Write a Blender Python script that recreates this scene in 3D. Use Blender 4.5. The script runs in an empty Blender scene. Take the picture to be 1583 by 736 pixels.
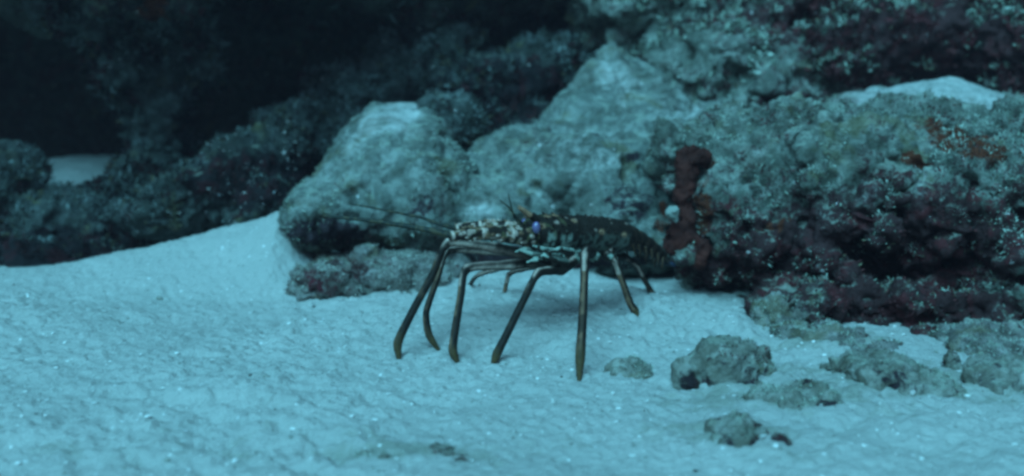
import bpy, bmesh, math, random
import numpy as np
from mathutils import Vector, Matrix, kdtree, noise as mnoise

R = math.radians
C = bpy.context.scene.collection
scene = bpy.context.scene

# ------------------------------------------------------------------ camera
CAM_H = 0.42
FPX = 1700.0                    # focal length in photograph pixels (1583 wide)
PITCH = math.atan(280 / FPX)
cam_d = bpy.data.cameras.new('camera')
cam_d.sensor_width = 36
cam_d.lens = 36 * FPX / 1583
cam_d.clip_start = 0.02
cam_d.clip_end = 400
cam = bpy.data.objects.new('camera', cam_d)
C.objects.link(cam)
cam.location = (0, 0, CAM_H)
cam.rotation_euler = (R(90) - PITCH, 0, 0)
cam_d.dof.use_dof = True
cam_d.dof.focus_distance = 1.55
cam_d.dof.aperture_fstop = 2.6
scene.camera = cam

# ------------------------------------------------------------------ light
SUN_EL, SUN_AZ = R(52), R(200)          # azimuth: the side the light comes from
w = bpy.data.worlds.new('World')
scene.world = w
w.use_nodes = True
nt = w.node_tree
bg = nt.nodes['Background']
sky = nt.nodes.new('ShaderNodeTexSky')
sky.sky_type = 'NISHITA'
sky.sun_disc = False
sky.sun_elevation = SUN_EL
sky.sun_rotation = SUN_AZ
tint = nt.nodes.new('ShaderNodeMix')
tint.data_type = 'RGBA'
tint.blend_type = 'MULTIPLY'
tint.inputs[0].default_value = 1
tint.inputs[7].default_value = (0.46, 0.72, 0.82, 1)     # daylight filtered by the water above
nt.links.new(sky.outputs[0], tint.inputs[6])
nt.links.new(tint.outputs[2], bg.inputs['Color'])
bg.inputs['Strength'].default_value = 0.05
sun_d = bpy.data.lights.new('sun', 'SUN')
sun_d.energy = 4.6
sun_d.angle = R(45)
sun_d.color = (0.195, 0.71, 1.0)
sun = bpy.data.objects.new('sun', sun_d)
C.objects.link(sun)
sd = Vector((math.sin(SUN_AZ) * math.cos(SUN_EL), math.cos(SUN_AZ) * math.cos(SUN_EL), math.sin(SUN_EL)))
sun.rotation_euler = sd.to_track_quat('Z', 'Y').to_euler()
sun.location = (0, 0, 5)

scene.view_settings.view_transform = 'Standard'
scene.view_settings.look = 'None'
scene.view_settings.gamma = 1
scene.view_settings.exposure = 0.36
scene.view_settings.use_curve_mapping = False
scene.render.engine = 'CYCLES'
scene.cycles.use_denoising = True
scene.cycles.filter_width = 3.0
scene.cycles.max_bounces = 5
scene.cycles.diffuse_bounces = 3
scene.cycles.volume_bounces = 0


def P(px, py, Y):
    """the point at forward distance Y seen at this place of the photograph"""
    u = (px - 791.5) / FPX
    v = (368 - py) / FPX
    dy = math.cos(PITCH) + v * math.sin(PITCH)
    dz = -math.sin(PITCH) + v * math.cos(PITCH)
    s = Y / dy
    return Vector((u * s, Y, CAM_H + dz * s))


# ------------------------------------------------------------------ noise in numpy
_rs = np.random.RandomState(7)
_perm = _rs.permutation(256).astype(np.int64)
_perm = np.concatenate([_perm, _perm, _perm])
_val = _rs.rand(256) * 2 - 1


def vnoise(p):
    i = np.floor(p).astype(np.int64)
    f = p - i
    f = f * f * f * (f * (f * 6 - 15) + 10)
    i &= 255
    x0, y0, z0 = i[:, 0], i[:, 1], i[:, 2]
    r = 0
    for dx in (0, 1):
        wx = f[:, 0] if dx else 1 - f[:, 0]
        a = _perm[(x0 + dx) & 255]
        for dy in (0, 1):
            wy = f[:, 1] if dy else 1 - f[:, 1]
            b = _perm[(a + y0 + dy) & 255]
            for dz in (0, 1):
                wz = f[:, 2] if dz else 1 - f[:, 2]
                r = r + wx * wy * wz * _val[_perm[(b + z0 + dz) & 255]]
    return r


def fbm(p, freq, octs, gain=0.5, lac=2.03, off=0.0):
    r = np.zeros(len(p))
    a = 1.0
    for k in range(octs):
        r += a * vnoise(p * freq + off + 17.3 * k)
        a *= gain
        freq *= lac
    return r


def ridged(p, freq, octs, gain=0.5, lac=2.1, off=0.0):
    r = np.zeros(len(p))
    a = 1.0
    for k in range(octs):
        n = 1 - np.abs(vnoise(p * freq + off + 11.7 * k)) * 2
        r += a * n
        a *= gain
        freq *= lac
    return r


def worley(p, freq, off=0.0):
    q = p * freq + off
    i = np.floor(q).astype(np.int64)
    best = np.full(len(p), 9.0)
    for dx in (-1, 0, 1):
        for dy in (-1, 0, 1):
            for dz in (-1, 0, 1):
                c = i + (dx, dy, dz)
                h = _perm[(_perm[(_perm[c[:, 0] & 255] + c[:, 1]) & 255] + c[:, 2]) & 255]
                j = np.stack([_val[h], _val[(h + 91) & 255], _val[(h + 173) & 255]], 1) * 0.5 + 0.5
                d = ((c + j - q) ** 2).sum(1)
                best = np.minimum(best, d)
    return np.sqrt(best)


# ------------------------------------------------------------------ node helpers
class NT:
    def __init__(self, name):
        self.m = bpy.data.materials.new(name)
        self.m.use_nodes = True
        self.t = self.m.node_tree
        self.b = self.t.nodes['Principled BSDF']
        self.b.inputs['Specular IOR Level'].default_value = 0.12
        self.co = self.n('ShaderNodeTexCoord').outputs['Object']

    def n(self, k, **kw):
        x = self.t.nodes.new(k)
        for a, b in kw.items():
            setattr(x, a, b)
        return x

    def l(self, a, b):
        self.t.links.new(a, b)

    def noise(self, scale, detail=4, rough=0.55, dist=0.0, off=0.0):
        x = self.n('ShaderNodeTexNoise')
        x.inputs['Scale'].default_value = scale
        x.inputs['Detail'].default_value = detail
        x.inputs['Roughness'].default_value = rough
        x.inputs['Distortion'].default_value = dist
        mp = self.n('ShaderNodeMapping')
        mp.inputs['Location'].default_value = (off, off * 1.7, -off)
        self.l(self.co, mp.inputs['Vector'])
        self.l(mp.outputs[0], x.inputs['Vector'])
        return x.outputs['Fac']

    def vor(self, scale, off=0.0, feature='F1'):
        x = self.n('ShaderNodeTexVoronoi', feature=feature)
        x.inputs['Scale'].default_value = scale
        mp = self.n('ShaderNodeMapping')
        mp.inputs['Location'].default_value = (off, off * 1.7, -off)
        self.l(self.co, mp.inputs['Vector'])
        self.l(mp.outputs[0], x.inputs['Vector'])
        return x

    def ramp(self, f, a, b, lo=0.0, hi=1.0):
        x = self.n('ShaderNodeMapRange', clamp=True, interpolation_type='SMOOTHSTEP')
        x.inputs[1].default_value = a
        x.inputs[2].default_value = b
        x.inputs[3].default_value = lo
        x.inputs[4].default_value = hi
        self.l(f, x.inputs[0])
        return x.outputs[0]

    def math(self, op, a, b=None):
        x = self.n('ShaderNodeMath', operation=op)
        for k, v in enumerate((a, b)):
            if v is None:
                continue
            if isinstance(v, (int, float)):
                x.inputs[k].default_value = v
            else:
                self.l(v, x.inputs[k])
        return x.outputs[0]

    def mix(self, f, a, b, mode='MIX'):
        x = self.n('ShaderNodeMix', data_type='RGBA', blend_type=mode)
        for k, v in ((0, f), (6, a), (7, b)):
            if isinstance(v, (int, float)):
                x.inputs[k].default_value = v
            elif isinstance(v, tuple):
                x.inputs[k].default_value = (*v, 1)
            else:
                self.l(v, x.inputs[k])
        return x.outputs[2]

    def attr(self, name):
        return self.n('ShaderNodeAttribute', attribute_name=name)

    def bump(self, h, strength, dist):
        x = self.n('ShaderNodeBump')
        x.inputs['Strength'].default_value = strength
        x.inputs['Distance'].default_value = dist
        self.l(h, x.inputs['Height'])
        self.l(x.outputs[0], self.b.inputs['Normal'])

    def col(self, c, rough=0.9):
        if isinstance(c, tuple):
            self.b.inputs['Base Color'].default_value = (*c, 1)
        else:
            self.l(c, self.b.inputs['Base Color'])
        self.b.inputs['Roughness'].default_value = rough


SAND = (0.60, 0.58, 0.53)


def reef_material(name, turf=(0.20, 0.24, 0.17), pale=(0.36, 0.38, 0.30), dark=(0.045, 0.030, 0.035),
                  maroon=(0.10, 0.018, 0.025), dark_amt=0.5, maroon_amt=0.35, pale_amt=0.5, sed_amt=0.5, off=0.0):
    m = NT(name)
    big = m.noise(7, 5, 0.6, 0.3, off)
    mid = m.noise(24, 6, 0.68, 0.6, off + 3)
    fine = m.noise(95, 5, 0.72, 0.4, off + 5)
    spot = m.noise(48, 4, 0.7, 0.8, off + 9)
    c = m.mix(m.ramp(m.math('ADD', m.math('ADD', m.math('MULTIPLY', big, 0.35), m.math('MULTIPLY', mid, 0.40)), m.math('MULTIPLY', fine, 0.25)), 0.42, 0.60), tuple(q * 0.62 for q in turf), pale)
    c = m.mix(m.ramp(m.noise(14, 4, 0.6, 0.4, off + 41), 0.42, 0.62, 0, 0.6), c, tuple(q * 0.8 for q in turf))
    c = m.mix(m.math('MULTIPLY', m.ramp(mid, 0.62 - 0.25 * pale_amt, 0.72 - 0.2 * pale_amt), 0.6), c, pale)
    # olive and brown growth
    c = m.mix(m.math('MULTIPLY', m.ramp(m.noise(11, 4, 0.6, 0.5, off + 21), 0.57, 0.68), 0.5), c, (0.16, 0.14, 0.06))
    # dark crusts by noise; the painted places hold crusts and underside shade too
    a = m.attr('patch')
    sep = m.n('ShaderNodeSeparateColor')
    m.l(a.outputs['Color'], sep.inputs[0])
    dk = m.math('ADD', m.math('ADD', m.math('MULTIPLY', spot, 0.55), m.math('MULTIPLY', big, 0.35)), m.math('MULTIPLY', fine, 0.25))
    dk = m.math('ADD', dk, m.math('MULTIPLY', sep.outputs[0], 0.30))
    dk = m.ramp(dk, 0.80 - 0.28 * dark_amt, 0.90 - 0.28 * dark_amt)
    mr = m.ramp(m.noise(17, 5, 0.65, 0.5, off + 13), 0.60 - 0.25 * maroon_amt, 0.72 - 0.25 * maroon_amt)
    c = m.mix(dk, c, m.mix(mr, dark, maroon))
    # rust sponge
    ru = m.ramp(m.math('ADD', sep.outputs[1], m.math('MULTIPLY', m.math('SUBTRACT', mid, 0.5), 2.0)), 0.45, 0.6)
    c = m.mix(ru, c, m.mix(fine, (0.09, 0.02, 0.012), (0.16, 0.05, 0.025)))
    # settled sand: where painted, and thinly on what faces up
    g = m.n('ShaderNodeNewGeometry')
    sx = m.n('ShaderNodeSeparateXYZ')
    m.l(g.outputs['Normal'], sx.inputs[0])
    up = m.math('ADD', sx.outputs[2], m.math('MULTIPLY', m.math('SUBTRACT', m.noise(30, 5, 0.7, 0.3, off + 31), 0.5), 2.2))
    up = m.math('MULTIPLY', m.ramp(up, 1.02 - 0.35 * sed_amt, 1.35 - 0.35 * sed_amt), 0.6)
    c = m.mix(up, c, (0.38, 0.42, 0.34))
    sn = m.ramp(m.math('ADD', sep.outputs[2], m.math('ADD', m.math('MULTIPLY', m.math('SUBTRACT', mid, 0.5), 1.0), m.math('MULTIPLY', m.math('SUBTRACT', fine, 0.5), 0.7))), 0.36, 0.82)
    c = m.mix(sn, c, m.mix(m.ramp(m.math('ADD', m.math('MULTIPLY', m.noise(70, 5, 0.75, 0.3, off), 0.6), m.math('MULTIPLY', mid, 0.4)), 0.36, 0.58), (0.27, 0.30, 0.27), (0.56, 0.56, 0.52)))
    # small white specks of shell and coralline crust
    v = m.vor(42, off + 2)
    sk = m.math('LESS_THAN', m.math('ADD', v.outputs['Distance'], m.math('MULTIPLY', m.noise(160, 2, 0.5, 0, off), 0.25)), 0.27)
    sv = m.n('ShaderNodeSeparateColor')
    m.l(v.outputs['Color'], sv.inputs[0])
    sk = m.math('MULTIPLY', sk, m.math('GREATER_THAN', sv.outputs[0], 0.86))
    c = m.mix(m.math('MULTIPLY', sk, 0.85), c, (0.62, 0.58, 0.55))
    c = m.mix(m.ramp(m.noise(12, 5, 0.7, 0.6, off + 51), 0.44, 0.62, 0, 0.6), c, m.mix(1.0, c, (0.45, 0.42, 0.38), 'MULTIPLY'))
    m.col(c, 0.95)
    hb = m.math('ADD', m.math('MULTIPLY', m.noise(60, 6, 0.75, 0.4, off + 7), 1.0), m.math('MULTIPLY', m.noise(210, 3, 0.7, 0.2, off), 0.35))
    m.bump(hb, 0.9, 0.012)
    return m.m


def tag(o, label=None, cat=None, group=None, kind=None):
    if label: o['label'] = label
    if cat: o['category'] = cat
    if group: o['group'] = group
    if kind: o['kind'] = kind
    return o


def link_mesh(name, me, mat, parent=None, smooth=True):
    me.name = name
    o = bpy.data.objects.new(name, me)
    C.objects.link(o)
    if mat:
        me.materials.clear()
        me.materials.append(mat)
    if parent:
        o.parent = parent
    if smooth:
        me.polygons.foreach_set('use_smooth', [True] * len(me.polygons))
    return o


def voxel(me, size, smooth=4, fac=0.5):
    o = bpy.data.objects.new('tmp', me)
    C.objects.link(o)
    r = o.modifiers.new('r', 'REMESH')
    r.mode = 'VOXEL'
    r.voxel_size = size
    if smooth:
        s = o.modifiers.new('s', 'SMOOTH')
        s.factor = fac
        s.iterations = smooth
    dg = bpy.context.evaluated_depsgraph_get()
    out = bpy.data.meshes.new_from_object(o.evaluated_get(dg))
    bpy.data.objects.remove(o)
    bpy.data.meshes.remove(me)
    return out


def coords(me):
    a = np.empty(len(me.vertices) * 3, np.float32)
    me.vertices.foreach_get('co', a)
    return a.reshape(-1, 3).astype(np.float64)


def normals(me):
    a = np.empty(len(me.vertices) * 3, np.float32)
    me.vertex_normals.foreach_get('vector', a)
    return a.reshape(-1, 3).astype(np.float64)


def set_coords(me, co):
    me.vertices.foreach_set('co', co.astype(np.float32).ravel())
    me.update()


def B(px, py, Y, wpx, hpx, dY, tilt=0.0, yaw=0.0):
    """an ellipsoid, its centre and half sizes read from the photograph at distance Y"""
    return (P(px, py, Y), (wpx / FPX * Y, dY, hpx / FPX * Y), tilt, yaw)


def W(x, y, z, rx, ry, rz, tilt=0.0, yaw=0.0):
    return (Vector((x, y, z)), (rx, ry, rz), tilt, yaw)


def rock(name, label, cat, blobs, vox, mat, seed=1, lumps=60, lump_r=(0.015, 0.04), big=0.02, mid=0.012, fine=0.004,
         pit=0.0, patches=(), group=None, smooth=6, kind=None, hulls=()):
    """one rock mass: overlapping boulders merged to a single skin, knobbed, then worn by noise"""
    rnd = random.Random(seed)
    origin = Vector((blobs[0][0].x, blobs[0][0].y, 0))
    bm = bmesh.new()
    mats = []
    for pts in hulls:
        vs = [bm.verts.new(Vector(q) - origin) for q in pts]
        bmesh.ops.convex_hull(bm, input=vs)
    if hulls:
        bmesh.ops.delete(bm, geom=[v for v in bm.verts if not v.link_faces], context='VERTS')
        bmesh.ops.subdivide_edges(bm, edges=bm.edges[:], cuts=7, use_grid_fill=True)
        bmesh.ops.triangulate(bm, faces=bm.faces[:])
    for c, r, tilt, yaw in blobs:
        M = Matrix.Translation(c - origin) @ Matrix.Rotation(yaw, 4, 'Z') @ Matrix.Rotation(tilt, 4, 'Y')
        bmesh.ops.create_icosphere(bm, subdivisions=4, radius=1, matrix=M @ Matrix.Diagonal((*r, 1)))
        mats.append((M, r))
    co = np.array([v.co[:] for v in bm.verts]) + np.array(origin)
    n = np.stack([fbm(co, 4.5, 3, off=seed * 3.1 + k * 50) for k in range(3)], 1)
    co2 = co + n * big * 1.5
    for v, c in zip(bm.verts, co2):
        v.co = Vector(c) - origin
    tot = sum(r[0] * r[2] + r[0] * r[1] for _, r in mats)
    for k in range(lumps):
        x = rnd.random() * tot
        for M, r in mats:
            x -= r[0] * r[2] + r[0] * r[1]
            if x <= 0:
                break
        d = Vector((rnd.gauss(0, 1), rnd.gauss(0, 1) - 0.5, rnd.gauss(0, 1) + 0.3)).normalized()
        pt = M @ Vector((d.x * r[0], d.y * r[1], d.z * r[2]))
        s = rnd.uniform(*lump_r)
        L = Matrix.Translation(pt) @ Matrix.Rotation(rnd.uniform(0, 6), 4, 'Z') @ Matrix.Rotation(rnd.uniform(-.5, .5), 4, 'X')
        bmesh.ops.create_icosphere(bm, subdivisions=2, radius=1, matrix=L @ Matrix.Diagonal((s, s * rnd.uniform(.6, 1.2), s * rnd.uniform(.5, .9), 1)))
    me = bpy.data.meshes.new(name)
    bm.to_mesh(me)
    bm.free()
    me = voxel(me, vox, smooth)
    co = coords(me)
    wc = co + np.array(origin)
    nn = normals(me)
    off = seed * 7.7
    d = fbm(wc, 9, 3, off=off) * big * 0.6
    wl = worley(wc + fbm(wc, 25, 2, off=off)[:, None] * 0.008, 26, off=off)
    d += (0.45 - wl) * mid
    d += fbm(wc, 55, 3, 0.6, off=off) * mid * 0.45
    d += ridged(wc, 120, 2, off=off) * fine * 0.5 + fbm(wc, 170, 2, off=off) * fine
    if pit:
        pn = fbm(wc, 38, 2, off=off + 40)
        d -= np.clip(pn - 0.25, 0, 1) * pit
    P3 = np.zeros((len(co), 3))
    for pt, rad, ch, st in patches:
        if not isinstance(rad, (tuple, list)):
            rad = (rad, rad * 2, rad)
        q = (wc - np.array(pt)) / np.array(rad)
        g = np.exp(-(q ** 2).sum(1)) * st
        P3[:, ch] = np.maximum(P3[:, ch], g) if st > 0 else P3[:, ch] + g
    d *= 1 - 0.85 * np.clip(P3[:, 2], 0, 1)
    set_coords(me, co + nn * d[:, None])
    at = me.color_attributes.new('patch', 'FLOAT_COLOR', 'POINT')
    at.data.foreach_set('color', np.concatenate([P3, np.ones((len(co), 1))], 1).astype(np.float32).ravel())
    o = link_mesh(name, me, mat)
    o.location = origin
    tag(o, label, cat, group, kind)
    return o


MT = NT('algae_turf')
_a = MT.attr('tint')
MT.col(_a.outputs['Color'], 0.9)
TURF = []


def turf(rock_o, count, seed, length=(0.005, 0.012), cols=((0.34, 0.385, 0.32), (0.23, 0.27, 0.21), (0.14, 0.125, 0.08), (0.065, 0.040, 0.038), (0.10, 0.030, 0.030)),
         wts=(3, 4, 1, 3, 1), up_only=-0.3, mean=0.42):
    """short fuzzy growth: blades on the rock's skin, in tufts"""
    rs = np.random.RandomState(seed)
    me = rock_o.data
    co, nn = coords(me), normals(me)
    wc = co + np.array(rock_o.location)
    vis = (nn[:, 2] > up_only) & (nn[:, 1] < 0.5) & (wc[:, 2] > 0.0) & (fbm(wc, 14, 2, off=seed) > -0.15)
    at = np.empty(len(co) * 4, np.float32)
    me.color_attributes['patch'].data.foreach_get('color', at)
    vis &= at.reshape(-1, 4)[:, 2] < 0.25
    ids = np.nonzero(vis)[0]
    ids = rs.choice(ids, min(count, len(ids)), replace=False)
    p, n = co[ids], nn[ids]
    L = rs.uniform(*length, len(ids))[:, None]
    d = n + rs.normal(0, 0.55, p.shape) + (0, 0, 0.25)
    d /= np.linalg.norm(d, axis=1)[:, None]
    sd_ = np.cross(d, rs.normal(0, 1, p.shape))
    sd_ /= np.linalg.norm(sd_, axis=1)[:, None] + 1e-9
    wd = L * rs.uniform(0.10, 0.30, (len(ids), 1))
    bend = rs.normal(0, 0.25, p.shape) * L
    v = np.stack([p - d * 0.001 - sd_ * wd * .6, p - d * 0.001 + sd_ * wd * .6, p + d * L * .6 + sd_ * wd, p + d * L + bend, p + d * L * .6 - sd_ * wd], 1).reshape(-1, 3)
    k = np.arange(len(ids)) * 5
    f = np.stack([k, k + 1, k + 2, k + 3, k + 4], 1)
    m_ = bpy.data.meshes.new('algae_turf')
    m_.vertices.add(len(v))
    m_.vertices.foreach_set('co', v.astype(np.float32).ravel())
    m_.loops.add(f.size)
    m_.loops.foreach_set('vertex_index', f.astype(np.int32).ravel())
    m_.polygons.add(len(f))
    m_.polygons.foreach_set('loop_start', np.arange(0, f.size, 5, dtype=np.int32))
    m_.update(calc_edges=True)
    wt = np.array(wts, float)
    reg = np.clip(fbm(wc[ids], 22, 2, off=seed + 5) * 0.8 + mean + rs.normal(0, 0.12, len(ids)) - 0.25 * n[:, 2] + 0.45 * at.reshape(-1, 4)[ids, 0], 0, 0.999)  # dark patches, painted shade included, pull the blades darker
    order = np.searchsorted(np.cumsum(wt) / wt.sum(), reg)
    cc = np.array(cols)[order] * rs.uniform(0.7, 1.25, (len(ids), 1))
    cc = np.repeat(np.concatenate([cc, np.ones((len(ids), 1))], 1), 5, 0)
    a_ = m_.color_attributes.new('tint', 'FLOAT_COLOR', 'POINT')
    a_.data.foreach_set('color', cc.astype(np.float32).ravel())
    o = link_mesh('algae_turf', m_, MT.m, rock_o, smooth=False)
    o['kind'] = 'stuff'
    return o


# ------------------------------------------------------------------ sand floor
def gz(px, py, Y):
    return P(px, py, Y).z


_cx = np.array([-2.6, -1.3, -1.0, -0.73, -0.52, -0.45, -0.40, -0.33, 0.0, 3.0])
_cz = np.array([-0.03, -0.02, 0.0, 0.045, 0.095, 0.125, 0.075, 0.0, 0.0, 0.0])


PILES = [(1112, 598, 1.41, 90), (1205, 640, 1.29, 90), (1150, 700, 1.165, 80), (1380, 592, 1.39, 90), (1530, 600, 1.40, 90), (1300, 540, 1.56, 80)]
TIPS = [(P(a, b, y_).x, y_) for a, b, y_ in ((618, 569, 1.487), (711, 569, 1.486), (760, 573, 1.474), (895, 598, 1.402), (986, 520, 1.656),
                                             (684, 554, 1.535), (724, 460, 1.925), (784, 487, 1.795), (1008, 487, 1.795))]


def sand_z(x, y):
    p = np.stack([x, y, np.zeros_like(x)], 1)
    z = np.zeros_like(x)
    # bank on the left, its crest against the dark reef
    crest = np.interp(x, _cx, _cz)
    yc = 2.12 + 0.02 * np.sin(x * 9)
    t = np.clip((y - (yc - 0.24)) / 0.24, 0, 1)
    front = t * t * (3 - 2 * t)
    tb = np.clip((y - yc) / 0.30, 0, 1)
    z += crest * front * (1 - 0.75 * tb * tb * (3 - 2 * tb)) - 0.06 * (tb ** 2) * (x < 0.2)

    def hump(cx, cy, rx, ry, h, pw=1.0):
        return h * np.exp(-(((x - cx) / rx) ** 2 + ((y - cy) / ry) ** 2) ** pw)
    # low bank behind the lobster that ends in a soft lip on the right
    lip = 1 / (1 + np.exp((x - 0.30 - (1.75 - y) * 0.55) * 38))
    z += 0.030 * lip * np.clip((y - 1.5) / 0.15, 0, 1) * np.clip((x + 0.15) / 0.2, 0, 1)
    z += hump(0.56, 1.63, 0.05, 0.06, 0.012)
    # undulation
    z += 0.010 * fbm(p, 2.2, 2, off=3) * np.clip((2.3 - y) * 2, 0, 1)
    z += 0.0050 * fbm(p, 9, 3, off=5)
    rough = np.clip(0.6 + 0.9 * fbm(p, 3.5, 2, off=31), 0.2, 1.6)
    z += 0.0040 * rough * fbm(p * np.array((0.85, 1.1, 1)), 34, 3, 0.75, off=8)
    z += 0.0022 * fbm(p, 120, 2, 0.7, off=12)
    z -= 0.006 * np.clip(fbm(p, 16, 2, 0.6, off=21) - 0.45, 0, 1)
    for px_, py_, y0, wd in PILES:            # sand banked up round the rubble
        x0 = P(px_, py_, y0).x
        z += 0.009 * np.exp(-((x - x0) / (wd / FPX * y0)) ** 2 - ((y - y0 + 0.02) / 0.065) ** 2)
    for tx, ty in TIPS:                       # dents under the lobster's feet
        r = np.sqrt((x - tx) ** 2 + (y - ty) ** 2)
        z += -0.0055 * np.exp(-(r / 0.008) ** 2) + 0.0022 * np.exp(-((r - 0.015) / 0.006) ** 2)
    return z


def axis_pts(lo, hi, step, far_lo, far_hi):
    a = list(np.arange(lo, hi, step))
    s, v = step, lo
    left = []
    while v > far_lo:
        s *= 1.35
        v -= s
        left.append(v)
    s, v = step, a[-1]
    right = []
    while v < far_hi:
        s *= 1.35
        v += s
        right.append(v)
    return np.array(left[::-1] + a + right)


xs = axis_pts(-1.15, 1.05, 0.0034, -60, 60)
ys = axis_pts(0.95, 2.45, 0.0034, -60, 60)
X, Y_ = np.meshgrid(xs, ys)
zz = sand_z(X.ravel(), Y_.ravel())
far = np.maximum(np.abs(X.ravel()) - 3, 0) + np.maximum(np.abs(Y_.ravel() - 1.5) - 3, 0)
zz = zz * np.exp(-far * 0.5)
nx, ny = len(xs), len(ys)
me = bpy.data.meshes.new('sand_floor')
idx = np.arange(nx * ny).reshape(ny, nx)
quads = np.stack([idx[:-1, :-1], idx[:-1, 1:], idx[1:, 1:], idx[1:, :-1]], -1).reshape(-1, 4)
me.vertices.add(nx * ny)
me.vertices.foreach_set('co', np.stack([X.ravel(), Y_.ravel(), zz], 1).astype(np.float32).ravel())
me.loops.add(len(quads) * 4)
me.loops.foreach_set('vertex_index', quads.astype(np.int32).ravel())
me.polygons.add(len(quads))
me.polygons.foreach_set('loop_start', np.arange(0, len(quads) * 4, 4, dtype=np.int32))
me.update(calc_edges=True)
me.validate()
st = np.zeros(nx * ny)  # rubble stains; the near-edge ones paint in the foreground's light falloff
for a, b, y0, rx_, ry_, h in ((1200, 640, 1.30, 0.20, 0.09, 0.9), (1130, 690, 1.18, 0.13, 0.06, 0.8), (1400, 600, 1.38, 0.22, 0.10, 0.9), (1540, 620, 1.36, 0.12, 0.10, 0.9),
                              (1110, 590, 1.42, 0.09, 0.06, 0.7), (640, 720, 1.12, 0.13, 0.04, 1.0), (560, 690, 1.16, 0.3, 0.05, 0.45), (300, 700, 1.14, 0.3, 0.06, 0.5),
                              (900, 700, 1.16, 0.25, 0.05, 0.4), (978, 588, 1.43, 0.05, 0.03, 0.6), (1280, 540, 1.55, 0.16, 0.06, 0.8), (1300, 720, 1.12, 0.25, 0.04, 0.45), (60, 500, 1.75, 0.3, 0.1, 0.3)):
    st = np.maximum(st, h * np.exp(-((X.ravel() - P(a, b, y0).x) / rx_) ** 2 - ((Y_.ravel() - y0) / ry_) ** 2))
at = me.color_attributes.new('stain_shade', 'FLOAT_COLOR', 'POINT')
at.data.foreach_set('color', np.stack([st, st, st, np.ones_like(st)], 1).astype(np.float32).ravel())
m = NT('sand')
n1 = m.noise(5, 5, 0.6, 0.3)
n2 = m.noise(38, 5, 0.65, 0.5, 2)
n3 = m.noise(210, 4, 0.7, 0.3, 4)
c = m.mix(m.ramp(n1, 0.35, 0.65), (0.46, 0.46, 0.42), SAND)
c = m.mix(m.ramp(m.noise(17, 5, 0.7, 0.6, 12), 0.48, 0.66, 0, 0.6), c, (0.33, 0.35, 0.31))
c = m.mix(m.ramp(m.noise(3.2, 3, 0.5, 0.4, 15), 0.46, 0.62, 0, 0.45), c, (0.36, 0.37, 0.34))
c = m.mix(m.ramp(n2, 0.50, 0.68, 0, 0.45), c, (0.40, 0.41, 0.36))
c = m.mix(m.ramp(n3, 0.30, 0.72, 0, 0.5), (0.38, 0.38, 0.35), c, 'MIX')
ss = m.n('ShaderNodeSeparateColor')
m.l(m.attr('stain_shade').outputs['Color'], ss.inputs[0])
stain_shade_fac = m.ramp(m.math('ADD', ss.outputs[0], m.math('MULTIPLY', m.math('SUBTRACT', m.noise(22, 6, 0.72, 0.5, 33), 0.5), 2.4)), 0.35, 0.95, 0, 0.8)
c = m.mix(stain_shade_fac, c, m.mix(m.noise(45, 4, 0.6, 0, 3), (0.17, 0.18, 0.14), (0.32, 0.33, 0.28)))
v = m.vor(120, 1.0)
sv = m.n('ShaderNodeSeparateColor')
m.l(v.outputs['Color'], sv.inputs[0])
d = m.math('LESS_THAN', v.outputs['Distance'], 0.34)
c = m.mix(m.math('MULTIPLY', d, m.math('MULTIPLY', m.math('GREATER_THAN', sv.outputs[0], 0.90), m.ramp(m.noise(16, 3, 0.6, 0, 9), 0.5, 0.62))), c, (0.72, 0.71, 0.68))
c = m.mix(m.math('MULTIPLY', d, m.math('LESS_THAN', sv.outputs[0], 0.03)), c, (0.25, 0.26, 0.23))
m.col(c, 0.95)
m.bump(m.math('ADD', m.math('MULTIPLY', m.noise(90, 5, 0.7, 0.3, 3), 1.0), m.math('MULTIPLY', n3, 0.5)), 0.8, 0.008)
MAT_SAND = m.m
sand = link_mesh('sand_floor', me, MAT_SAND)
tag(sand, kind='structure')

# ------------------------------------------------------------------ reef rocks
M_PALE = reef_material('reef_pale', dark_amt=0.30, maroon_amt=0.1, pale_amt=0.5, sed_amt=0.6, off=1.0,
                       turf=(0.18, 0.205, 0.175), pale=(0.32, 0.345, 0.305))
M_MIX = reef_material('reef_mixed', dark_amt=0.60, maroon_amt=0.45, pale_amt=0.5, sed_amt=0.5, off=5.0,
                      turf=(0.21, 0.19, 0.165), pale=(0.38, 0.36, 0.33), dark=(0.07, 0.035, 0.033))
M_WALL = reef_material('reef_wall', dark_amt=0.66, maroon_amt=0.40, pale_amt=0.4, sed_amt=0.6, off=9.0,
                       turf=(0.17, 0.19, 0.155), pale=(0.34, 0.36, 0.31), dark=(0.065, 0.030, 0.030), maroon=(0.11, 0.026, 0.028))
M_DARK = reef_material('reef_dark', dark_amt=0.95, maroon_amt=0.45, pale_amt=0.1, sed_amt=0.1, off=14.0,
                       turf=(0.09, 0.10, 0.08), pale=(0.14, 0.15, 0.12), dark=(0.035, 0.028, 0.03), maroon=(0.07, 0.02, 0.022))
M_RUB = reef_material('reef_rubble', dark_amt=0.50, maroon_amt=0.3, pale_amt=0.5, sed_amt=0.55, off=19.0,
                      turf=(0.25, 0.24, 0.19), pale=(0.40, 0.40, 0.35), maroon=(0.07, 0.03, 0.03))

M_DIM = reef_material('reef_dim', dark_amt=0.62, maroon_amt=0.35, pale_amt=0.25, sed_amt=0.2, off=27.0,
                      turf=(0.065, 0.075, 0.065), pale=(0.14, 0.155, 0.145), dark=(0.02, 0.017, 0.018), maroon=(0.045, 0.014, 0.016))  # darker copy for rocks at the back; their shade is put into the albedo

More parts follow.
